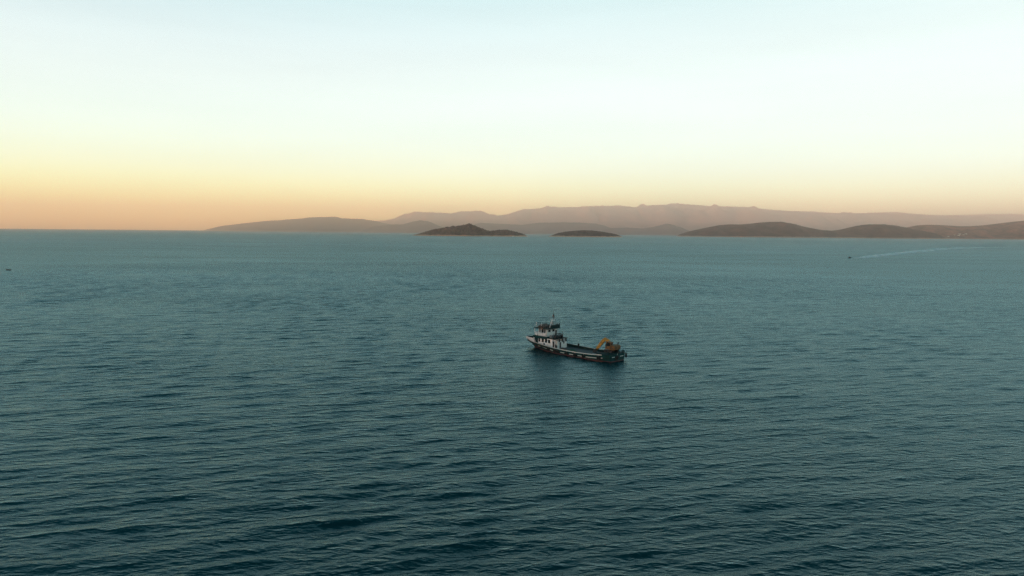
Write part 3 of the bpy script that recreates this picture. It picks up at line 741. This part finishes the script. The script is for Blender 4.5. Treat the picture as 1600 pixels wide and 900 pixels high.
# ------------------------------------------------------------------ excavator on the after deck
ex = empty('excavator', world(3.0, -0.6, 2.30), BOAT_ROT)
tag(ex, 'yellow excavator on the stern deck with its arm arched down forward', 'excavator')
K = 1.27
def kp(prof): return [(x * K, z * K) for x, z in prof]
for s in (1, -1):
    t = MB(); t.prism(kp([(-1.25, 0.12), (-1.05, 0), (1.05, 0), (1.25, 0.12), (1.3, 0.3), (1.15, 0.5), (-1.15, 0.5), (-1.3, 0.3)]), s * 0.85, s * 1.4); t.build('track', RUBBER, ex)
    for q in (-1.1, 0.0, 1.1): MB().tube([(q, s * 1.4, 0.32), (q, s * 1.44, 0.32)], 0.22, 10).build('roller', DARK, ex)
b_ = MB(); b_.tube([(0, 0, 0.5), (0, 0, 0.8)], 0.65, 16); b_.build('slew_ring', DARK, ex)
b_ = MB(); b_.prism(kp([(-1.6, 0.72), (0.85, 0.62), (0.95, 0.95), (0.3, 1.5), (-0.5, 1.75), (-1.55, 1.72)]), -1.4, 0.1); b_.box((-2.0, 0.1, 0.8), (1.15, 1.4, 1.1)); b_.box((-2.0, 0.1, 1.1), (-1.0, 1.4, 2.15), taper=(0.9, 0.95)); b_.build('body', YBROWN, ex, bevel=0.05)
b_ = MB(); b_.prism([(-2.35, 0.95), (-2.05, 0.8), (-2.05, 2.2), (-2.35, 1.95)], -1.4, 1.4); b_.build('counterweight', YBROWN, ex, bevel=0.05)
b_ = MB(); b_.prism([(-0.95, 1.1), (0.95, 1.1), (1.08, 1.9), (0.62, 3.05), (-0.85, 3.05)], 0.2, 1.38); cab = b_.build('cab', YBROWN, ex, bevel=0.04)
b_ = MB(); b_.add([(-0.75, 1.40, 1.85), (0.86, 1.40, 1.85), (0.5, 1.40, 2.9), (-0.7, 1.40, 2.9)], [(0, 1, 2, 3)]); b_.build('window', GLASS, cab)
b_ = MB(); b_.add([(1.085, 0.32, 1.95), (1.085, 1.27, 1.95), (0.67, 1.27, 2.95), (0.67, 0.32, 2.95)], [(0, 1, 2, 3)]); b_.build('window', GLASS, cab)
b_ = MB(); b_.add([(-0.965, 0.35, 2.25), (-0.965, 1.25, 2.25), (-0.885, 1.25, 2.9), (-0.885, 0.35, 2.9)], [(0, 1, 2, 3)]); b_.build('window', GLASS, cab)
MB().tube([(-1.75, -0.9, 2.0), (-1.75, -0.9, 2.75), (-1.9, -0.9, 2.95)], 0.17, 8).build('exhaust', DARK, ex)
# boom rises from the body to a bend, the stick folds down to the bucket on the main deck
def arm(name, pts, w, m_, parent):
    """box-section arm: pts are (x low edge, z, x high edge, z)"""
    a = MB()
    prof = [(x0, zl) for x0, zl, _, _ in pts] + [(x1, zh) for _, _, x1, zh in reversed(pts)]
    a.prism(prof, -w / 2 - 0.25, w / 2 - 0.25); return a.build(name, m_, parent, bevel=0.03)
arm('boom', [(1.0, 1.0, 0.5, 1.2), (1.25, 2.2, 0.55, 2.4), (1.7, 2.8, 0.95, 3.4), (2.3, 2.85, 2.15, 3.78), (2.9, 2.5, 3.15, 3.3)], 0.56, YEL, ex)
arm('stick', [(2.3, 3.0, 2.5, 3.8), (2.6, 2.6, 3.35, 3.25), (4.95, 0.25, 5.5, 0.75), (5.5, -0.25, 5.85, 0.05)], 0.5, YEL, ex)
b_ = MB(); b_.prism([(5.1, 0.35), (5.75, 0.25), (6.4, -0.15), (6.55, -0.75), (6.2, -1.22), (5.5, -1.25), (5.0, -0.95), (5.6, -0.8), (5.85, -0.4), (5.5, -0.1)], -0.9, 0.4); b_.build('bucket', DARK, ex)
for v in (-0.70, 0.2): MB().tube([(1.15, v, 1.15), (1.75, v, 2.85)], [0.12, 0.07], 8).build('boom_cylinder', DARK, ex)
MB().tube([(1.4, -0.25, 3.62), (2.5, -0.25, 3.95), (2.75, -0.25, 3.65)], [0.12, 0.08, 0.06], 8).build('stick_cylinder', GREY, ex)
MB().tube([(3.45, -0.25, 2.95), (5.25, -0.25, 0.85)], [0.13, 0.08], 8).build('bucket_cylinder', GREY, ex)

# ------------------------------------------------------------------ gear lying on deck
def heap(name, loc, rx, ry, h, material, seed, label, cat):
    m_ = MB(); rng = np.random.default_rng(seed); nr, na = 7, 18; vs_ = [(0, 0, h)]
    for i in range(1, nr + 1):
        for a in range(na):
            w = 2 * math.pi * a / na; q = i / nr; k = 1 + rng.uniform(-0.12, 0.12)
            vs_.append((rx * q * math.cos(w) * k, ry * q * math.sin(w) * k, max(0, h * (1 - q ** 1.8) * (1 + rng.uniform(-0.28, 0.28))) if i < nr else 0))
    fs_ = [(0, 1 + a, 1 + (a + 1) % na) for a in range(na)]
    for i in range(nr - 1):
        for a in range(na): fs_.append((1 + i * na + a, 1 + (i + 1) * na + a, 1 + (i + 1) * na + (a + 1) % na, 1 + i * na + (a + 1) % na))
    o = m_.add(vs_, fs_).build(name, material); o.location = loc; o.rotation_euler = (0, 0, BOAT_ROT); tag(o, label, cat)
heap('net_heap', world(19.6, 1.7, 1.004), 1.5, 1.1, 0.6, NET, 3, 'reddish brown heap on deck just behind the deckhouse', 'heap')
heap('tarpaulin', world(16.3, 1.2, 1.004), 1.7, 1.0, 0.5, TARP, 4, 'crumpled green cover on deck amidships', 'cover')
heap('rope_pile', world(8.2, 0.6, 1.004), 0.9, 0.7, 0.35, GREY, 6, 'small pale pile on deck beside the excavator bucket', 'pile')

# ------------------------------------------------------------------ person
person = empty('person', world(18.3, -3.75, 1.0), BOAT_ROT - R(80))
tag(person, 'person in dark clothes standing at the far bulwark of the vessel', 'person')
def skin_body():
    J = {'pel': (0, 0, .93), 'sp': (0, 0, 1.12), 'ch': (.02, 0, 1.32), 'nk': (.02, 0, 1.47), 'hd': (.05, 0, 1.58), 'tp': (.05, 0, 1.70)}
    Rr = {'pel': .19, 'sp': .19, 'ch': .21, 'nk': .058, 'hd': .098, 'tp': .07}
    E = [('pel', 'sp'), ('sp', 'ch'), ('ch', 'nk'), ('nk', 'hd'), ('hd', 'tp')]
    for s, c in ((1, 'l'), (-1, 'r')):
        J.update({'hp' + c: (0, s * .10, .88), 'kn' + c: (.03, s * .11, .49), 'an' + c: (-.02, s * .12, .09), 'to' + c: (.15, s * .13, .05),
                  'sh' + c: (.02, s * .20, 1.39), 'el' + c: (.0, s * .27, 1.12), 'wr' + c: (.13, s * .25, .90), 'pa' + c: (.17, s * .245, .84)})
        Rr.update({'hp' + c: .105, 'kn' + c: .065, 'an' + c: .048, 'to' + c: .04, 'sh' + c: .10, 'el' + c: .075, 'wr' + c: .032, 'pa' + c: .034})
        E += [('pel', 'hp' + c), ('hp' + c, 'kn' + c), ('kn' + c, 'an' + c), ('an' + c, 'to' + c), ('ch', 'sh' + c), ('sh' + c, 'el' + c), ('el' + c, 'wr' + c), ('wr' + c, 'pa' + c)]
        for k, dy in enumerate((-.03, -.01, .01, .03)):
            n1, n2 = 'f%d%s' % (k, c), 'g%d%s' % (k, c); ln = (.06, .075, .07, .05)[k]
            J[n1] = (.185, s * .245 + dy, .84 - ln * .6); J[n2] = (.175, s * .245 + dy, .84 - ln * 1.2); Rr[n1] = .010; Rr[n2] = .008
            E += [('pa' + c, n1), (n1, n2)]
        J['t1' + c] = (.20, s * .215, .85); J['t2' + c] = (.225, s * .205, .82); Rr['t1' + c] = .011; Rr['t2' + c] = .009
        E += [('wr' + c, 't1' + c), ('t1' + c, 't2' + c)]
    names = list(J); idx = {n: i for i, n in enumerate(names)}
    me = bpy.data.meshes.new('body'); me.from_pydata([J[n] for n in names], [(idx[a], idx[b]) for a, b in E], [])
    o = bpy.data.objects.new('body', me); C.objects.link(o)
    mod = o.modifiers.new('skin', 'SKIN'); o.modifiers.new('sub', 'SUBSURF').render_levels = 2
    for i, n in enumerate(names):
        sv = me.skin_vertices[0].data[i]; sv.radius = (Rr[n], Rr[n]); sv.use_root = (n == 'pel')
    return o
body = skin_body(); body.parent = person
pm = bpy.data.materials.new('dark_clothes'); pm.use_nodes = True
_nt = pm.node_tree; _tc = _nt.nodes.new('ShaderNodeTexCoord'); _sp = _nt.nodes.new('ShaderNodeSeparateXYZ'); _rp = _nt.nodes.new('ShaderNodeValToRGB')
_nt.links.new(_tc.outputs['Object'], _sp.inputs[0]); _mm = _nt.nodes.new('ShaderNodeMath'); _mm.operation = 'DIVIDE'; _mm.inputs[1].default_value = 1.8
_nt.links.new(_sp.outputs['Z'], _mm.inputs[0]); _nt.links.new(_mm.outputs[0], _rp.inputs[0]); _rp.color_ramp.interpolation = 'CONSTANT'
_e = _rp.color_ramp.elements; _e[0].position = 0; _e[0].color = (.012, .012, .014, 1); _e[1].position = 1.47 / 1.8; _e[1].color = (.10, .055, .04, 1)
_n = _e.new(0.92 / 1.8); _n.color = (.008, .009, .012, 1)
_nt.links.new(_rp.outputs[0], _nt.nodes['Principled BSDF'].inputs['Base Color']); _nt.nodes['Principled BSDF'].inputs['Roughness'].default_value = 0.9
body.data.materials.append(pm)
hv, hf = [], []
for i in range(6):
    for a in range(12):
        th, w = i / 5 * R(125), 2 * math.pi * a / 12; hv.append((.04 + .112 * math.sin(th) * math.cos(w), .108 * math.sin(th) * math.sin(w), 1.62 + .125 * math.cos(th)))
for i in range(5):
    for a in range(12): hf.append((i * 12 + a, (i + 1) * 12 + a, (i + 1) * 12 + (a + 1) % 12, i * 12 + (a + 1) % 12))
MB().add(hv, hf).build('hair', HAIR, person, smooth=True)

# ------------------------------------------------------------------ the other boats
def small_hull(L_, B_, H_, n=9):
    m_ = MB(); us = np.linspace(0, 1, n); ring = []
    for u in us:
        b = B_ / 2 * (0.86 + 0.14 * math.sin(min(u / 0.4, 1) * math.pi / 2)) * (1 if u < 0.45 else max(0.02, 1 - ((u - 0.45) / 0.55) ** 2.2)); h = H_ * (1 + 0.35 * u ** 2)
        kz = -0.18 * H_ if u < 0.75 else -0.18 * H_ + (u - 0.75) / 0.25 * H_ * 0.9
        ring.append([(u * L_, -b, h), (u * L_, -b * 0.82, max(0.05, kz)), (u * L_, 0, kz), (u * L_, b * 0.82, max(0.05, kz)), (u * L_, b, h), (u * L_, b * 0.88, h), (u * L_, b * 0.7, max(0.12, h * 0.35)), (u * L_, -b * 0.7, max(0.12, h * 0.35)), (u * L_, -b * 0.88, h)])
    k9 = 9
    for i in range(n - 1):
        for k in range(k9): m_.add([ring[i][k], ring[i][(k + 1) % k9], ring[i + 1][(k + 1) % k9], ring[i + 1][k]], [(0, 1, 2, 3)])
    m_.add(ring[0], [tuple(range(k9))]); m_.add(ring[-1], [tuple(range(k9))])
    return m_
def outboard(parent, h, m_):
    b = MB(); b.box((-0.55, -0.2, h * 0.8), (-0.05, 0.2, h * 0.8 + 0.55), taper=(0.8, 0.8)); b.box((-0.35, -0.08, -0.3), (-0.15, 0.08, h * 0.8)); b.build('outboard_motor', m_, parent)
# speedboat with its wake
WAKE = [(1330, 403.2), (1345, 402.6), (1360, 400.7), (1378, 398.4), (1400, 396.2), (1425, 393.4), (1450, 391.0), (1475, 388.9), (1505, 387.3), (1540, 386.4), (1580, 385.9)]
wp = []
for a, b in WAKE:
    d = ray(a, b); t = -CAM_H / d.z; wp.append(Vector((d.x * t, d.y * t, 0)))
d0 = (wp[0] - wp[1]).normalized()
sb = empty('speedboat', wp[0] + d0 * 3.0, math.atan2(d0.y, d0.x))
sb.scale = (1.4, 1.4, 1.4)
tag(sb, 'tiny dark speedboat drawing a long pale wake', 'boat')
DNAVY = mat('dark_hull', (0.012, 0.016, 0.022), 0.5)
small_hull(5.6, 2.1, 0.95).build('hull', DNAVY, sb)
b_ = MB(); b_.box((2.2, -0.45, 0.3), (3.0, 0.45, 1.35), taper=(0.7, 0.9)); b_.build('console', DNAVY, sb)
b_ = MB(); b_.box((2.75, -0.5, 1.3), (2.85, 0.5, 1.8)); b_.build('windscreen', GLASS, sb)
b_ = MB(); b_.box((0.6, -0.8, 0.35), (1.2, 0.8, 0.85)); b_.build('seat', DARK, sb)
outboard(sb, 0.95, DARK)
foam = bpy.data.materials.new('wake_foam'); foam.use_nodes = True
_nt = foam.node_tree; _p = _nt.nodes['Principled BSDF']; _p.inputs['Base Color'].default_value = (0.90, 0.87, 0.85, 1); _p.inputs['Roughness'].default_value = 0.9
_g = _nt.nodes.new('ShaderNodeNewGeometry'); _z = _nt.nodes.new('ShaderNodeTexNoise'); _z.inputs['Scale'].default_value = 0.10; _z.inputs['Detail'].default_value = 6
_nt.links.new(_g.outputs['Position'], _z.inputs['Vector']); _mr = _nt.nodes.new('ShaderNodeMapRange'); _mr.inputs['From Min'].default_value = 0.36; _mr.inputs['From Max'].default_value = 0.64; _mr.inputs['To Min'].default_value = 0.4; _mr.inputs['To Max'].default_value = 0.9
_nt.links.new(_z.outputs['Fac'], _mr.inputs['Value']); _nt.links.new(_mr.outputs[0], _p.inputs['Alpha'])
fine = []
for k in range(len(wp) - 1):
    for q in range(6): fine.append(wp[k].lerp(wp[k + 1], q / 6))
fine.append(wp[-1]); nF = len(fine); m_ = MB(); P = []
for k, p in enumerate(fine):
    d = (fine[min(k + 1, nF - 1)] - fine[max(k - 1, 0)]).normalized(); s = Vector((-d.y, d.x, 0))
    q = k / (nF - 1); w = (1.2 + 6.5 * min(1, q / 0.2) + 13.0 * q) * (1 if q < 0.8 else 1 - (q - 0.8) / 0.2 * 0.97) + random.uniform(-0.3, 0.3)
    P.append((p + s * w, p + s * w * 0.3, p - s * w * 0.3, p - s * w))
for a, b in zip(P[:-1], P[1:]):
    for k in range(3):
        m_.add([(a[k].x, a[k].y, 0.05), (a[k + 1].x, a[k + 1].y, 0.10 if k < 2 else .05), (b[k + 1].x, b[k + 1].y, 0.10 if k < 2 else .05), (b[k].x, b[k].y, 0.05)], [(0, 1, 2, 3)])
wk = m_.build('wake', foam); wk['kind'] = 'stuff'; wk['label'] = 'long pale foam trail behind the speedboat'; wk['category'] = 'wake'
# low open boat near the left edge
d = ray(12.5, 422.4); t = -CAM_H / d.z
dg = empty('dinghy', (d.x * t + 2.2, d.y * t, -0.02), R(172)); tag(dg, 'small dark open boat lying low near the left edge of the view', 'boat')
small_hull(4.6, 1.7, 0.75).build('hull', DNAVY, dg)
for x in (1.2, 2.6): MB().box((x, -0.7, 0.5), (x + 0.28, 0.7, 0.56)).build('thwart', DECKB, dg)
outboard(dg, 0.75, DARK)
MB().tube([(4.1, 0, 0.6), (4.1, 0, 1.7)], 0.07, 6).build('bow_post', DARK, dg)
# white motor boat off the island
d = ray(803, 369.9); t = -CAM_H / d.z
mbt = empty('motorboat', (d.x * t, d.y * t, 0), R(185)); tag(mbt, 'tiny white motorboat close under the peaked island', 'boat')
small_hull(15, 4.4, 1.9).build('hull', WHITE, mbt)
MB().box((4, -1.5, 1.6), (10, 1.5, 3.6), taper=(0.75, 0.85)).build('cabin', WHITE, mbt)
MB().box((4.6, -1.2, 3.6), (7.5, 1.2, 4.6), taper=(0.8, 0.85)).build('flybridge', WHITE, mbt)

# ------------------------------------------------------------------ houses on the right hill
def hill_hit(px, py):
    x, t, xx, yy, zz = hill_g
    d = ray(px, py); best = None
    for s in np.linspace(12000, 14200, 900):
        tt = s / d.y; X_, Y_, Z_ = d.x * tt, s, CAM_H + d.z * tt
        j = int(np.clip(np.searchsorted(x, X_), 1, len(x) - 1)); col = yy[:, j]
        if Y_ < col[0] or Y_ > col[-1]: continue
        zt_ = float(np.interp(Y_, col, zz[:, j]))
        if Z_ <= zt_: return Vector((X_, Y_, zt_))
    return None
HS = [(1481.6, 369.6, 26, 9, 8, 'pale house by the shore, lowest and leftmost on the right hill'), (1491.5, 367.2, 18, 9, 6, 'small pale house left of the bright pair on the hill'),
      (1499.3, 365.9, 30, 11, 9, 'bright pale house, the upper of the close pair'), (1497.6, 368.2, 30, 11, 9, 'bright pale house, the lower of the close pair'),
      (1505.6, 367.0, 22, 9, 6, 'cream house just left of the rightmost one on the hill'), (1509.2, 365.7, 26, 11, 9, 'pale house, the rightmost and highest on the hill')]
for px, py, w, dpt, h, lab in HS:
    w, dpt, h = w * 1.25, dpt * 1.2, h * 1.25
    p = hill_hit(px, py)
    if p is None: continue
    hs = empty('house', p - Vector((0, 0, 2)), R(random.uniform(-62, -42))); tag(hs, lab, 'house', 'houses on the right hill')
    w_ = MB().box((-w / 2, -dpt, -6), (w / 2, dpt, h)).build('wall', PALE, hs)
    r_ = MB(); r_.add([(-w / 2 - .8, -dpt - .8, h), (w / 2 + .8, -dpt - .8, h), (w / 2 + .8, dpt + .8, h), (-w / 2 - .8, dpt + .8, h), (-w / 2 + 4, 0, h + 3.2), (w / 2 - 4, 0, h + 3.2)], [(0, 1, 5, 4), (1, 2, 5), (2, 3, 4, 5), (3, 0, 4), (3, 2, 1, 0)]); r_.build('roof', TILE, hs)
    for k in range(4):
        x0 = -w / 2 + (k + 0.5) * w / 4
        MB().box((x0 - .9, -dpt - .06, h * .45), (x0 + .9, -dpt + .1, h * .45 + 2)).build('window', GLASS, w_)
    MB().box((-1, -dpt - .08, 0.4), (0.4, -dpt + .1, 2.9)).build('door', DARK, w_)

# ------------------------------------------------------------------ haze
hz = MB(); hz.box((-62000, -62000, -3.0), (62000, 62000, 2080))
haze = hz.build('haze', bpy.data.materials.new('haze_air'))
haze['kind'] = 'stuff'; haze['label'] = 'warm evening haze over the sea'; haze['category'] = 'haze'
hm_ = haze.data.materials[0]; hm_.use_nodes = True; _nt = hm_.node_tree; _nt.nodes.clear()
_o = _nt.nodes.new('ShaderNodeOutputMaterial'); _v = _nt.nodes.new('ShaderNodeVolumePrincipled')
_v.inputs['Color'].default_value = (1.0, 0.795, 0.74, 1); _v.inputs['Density'].default_value = 3.7e-5; _v.inputs['Anisotropy'].default_value = 0.95
_nt.links.new(_v.outputs[0], _o.inputs['Volume'])
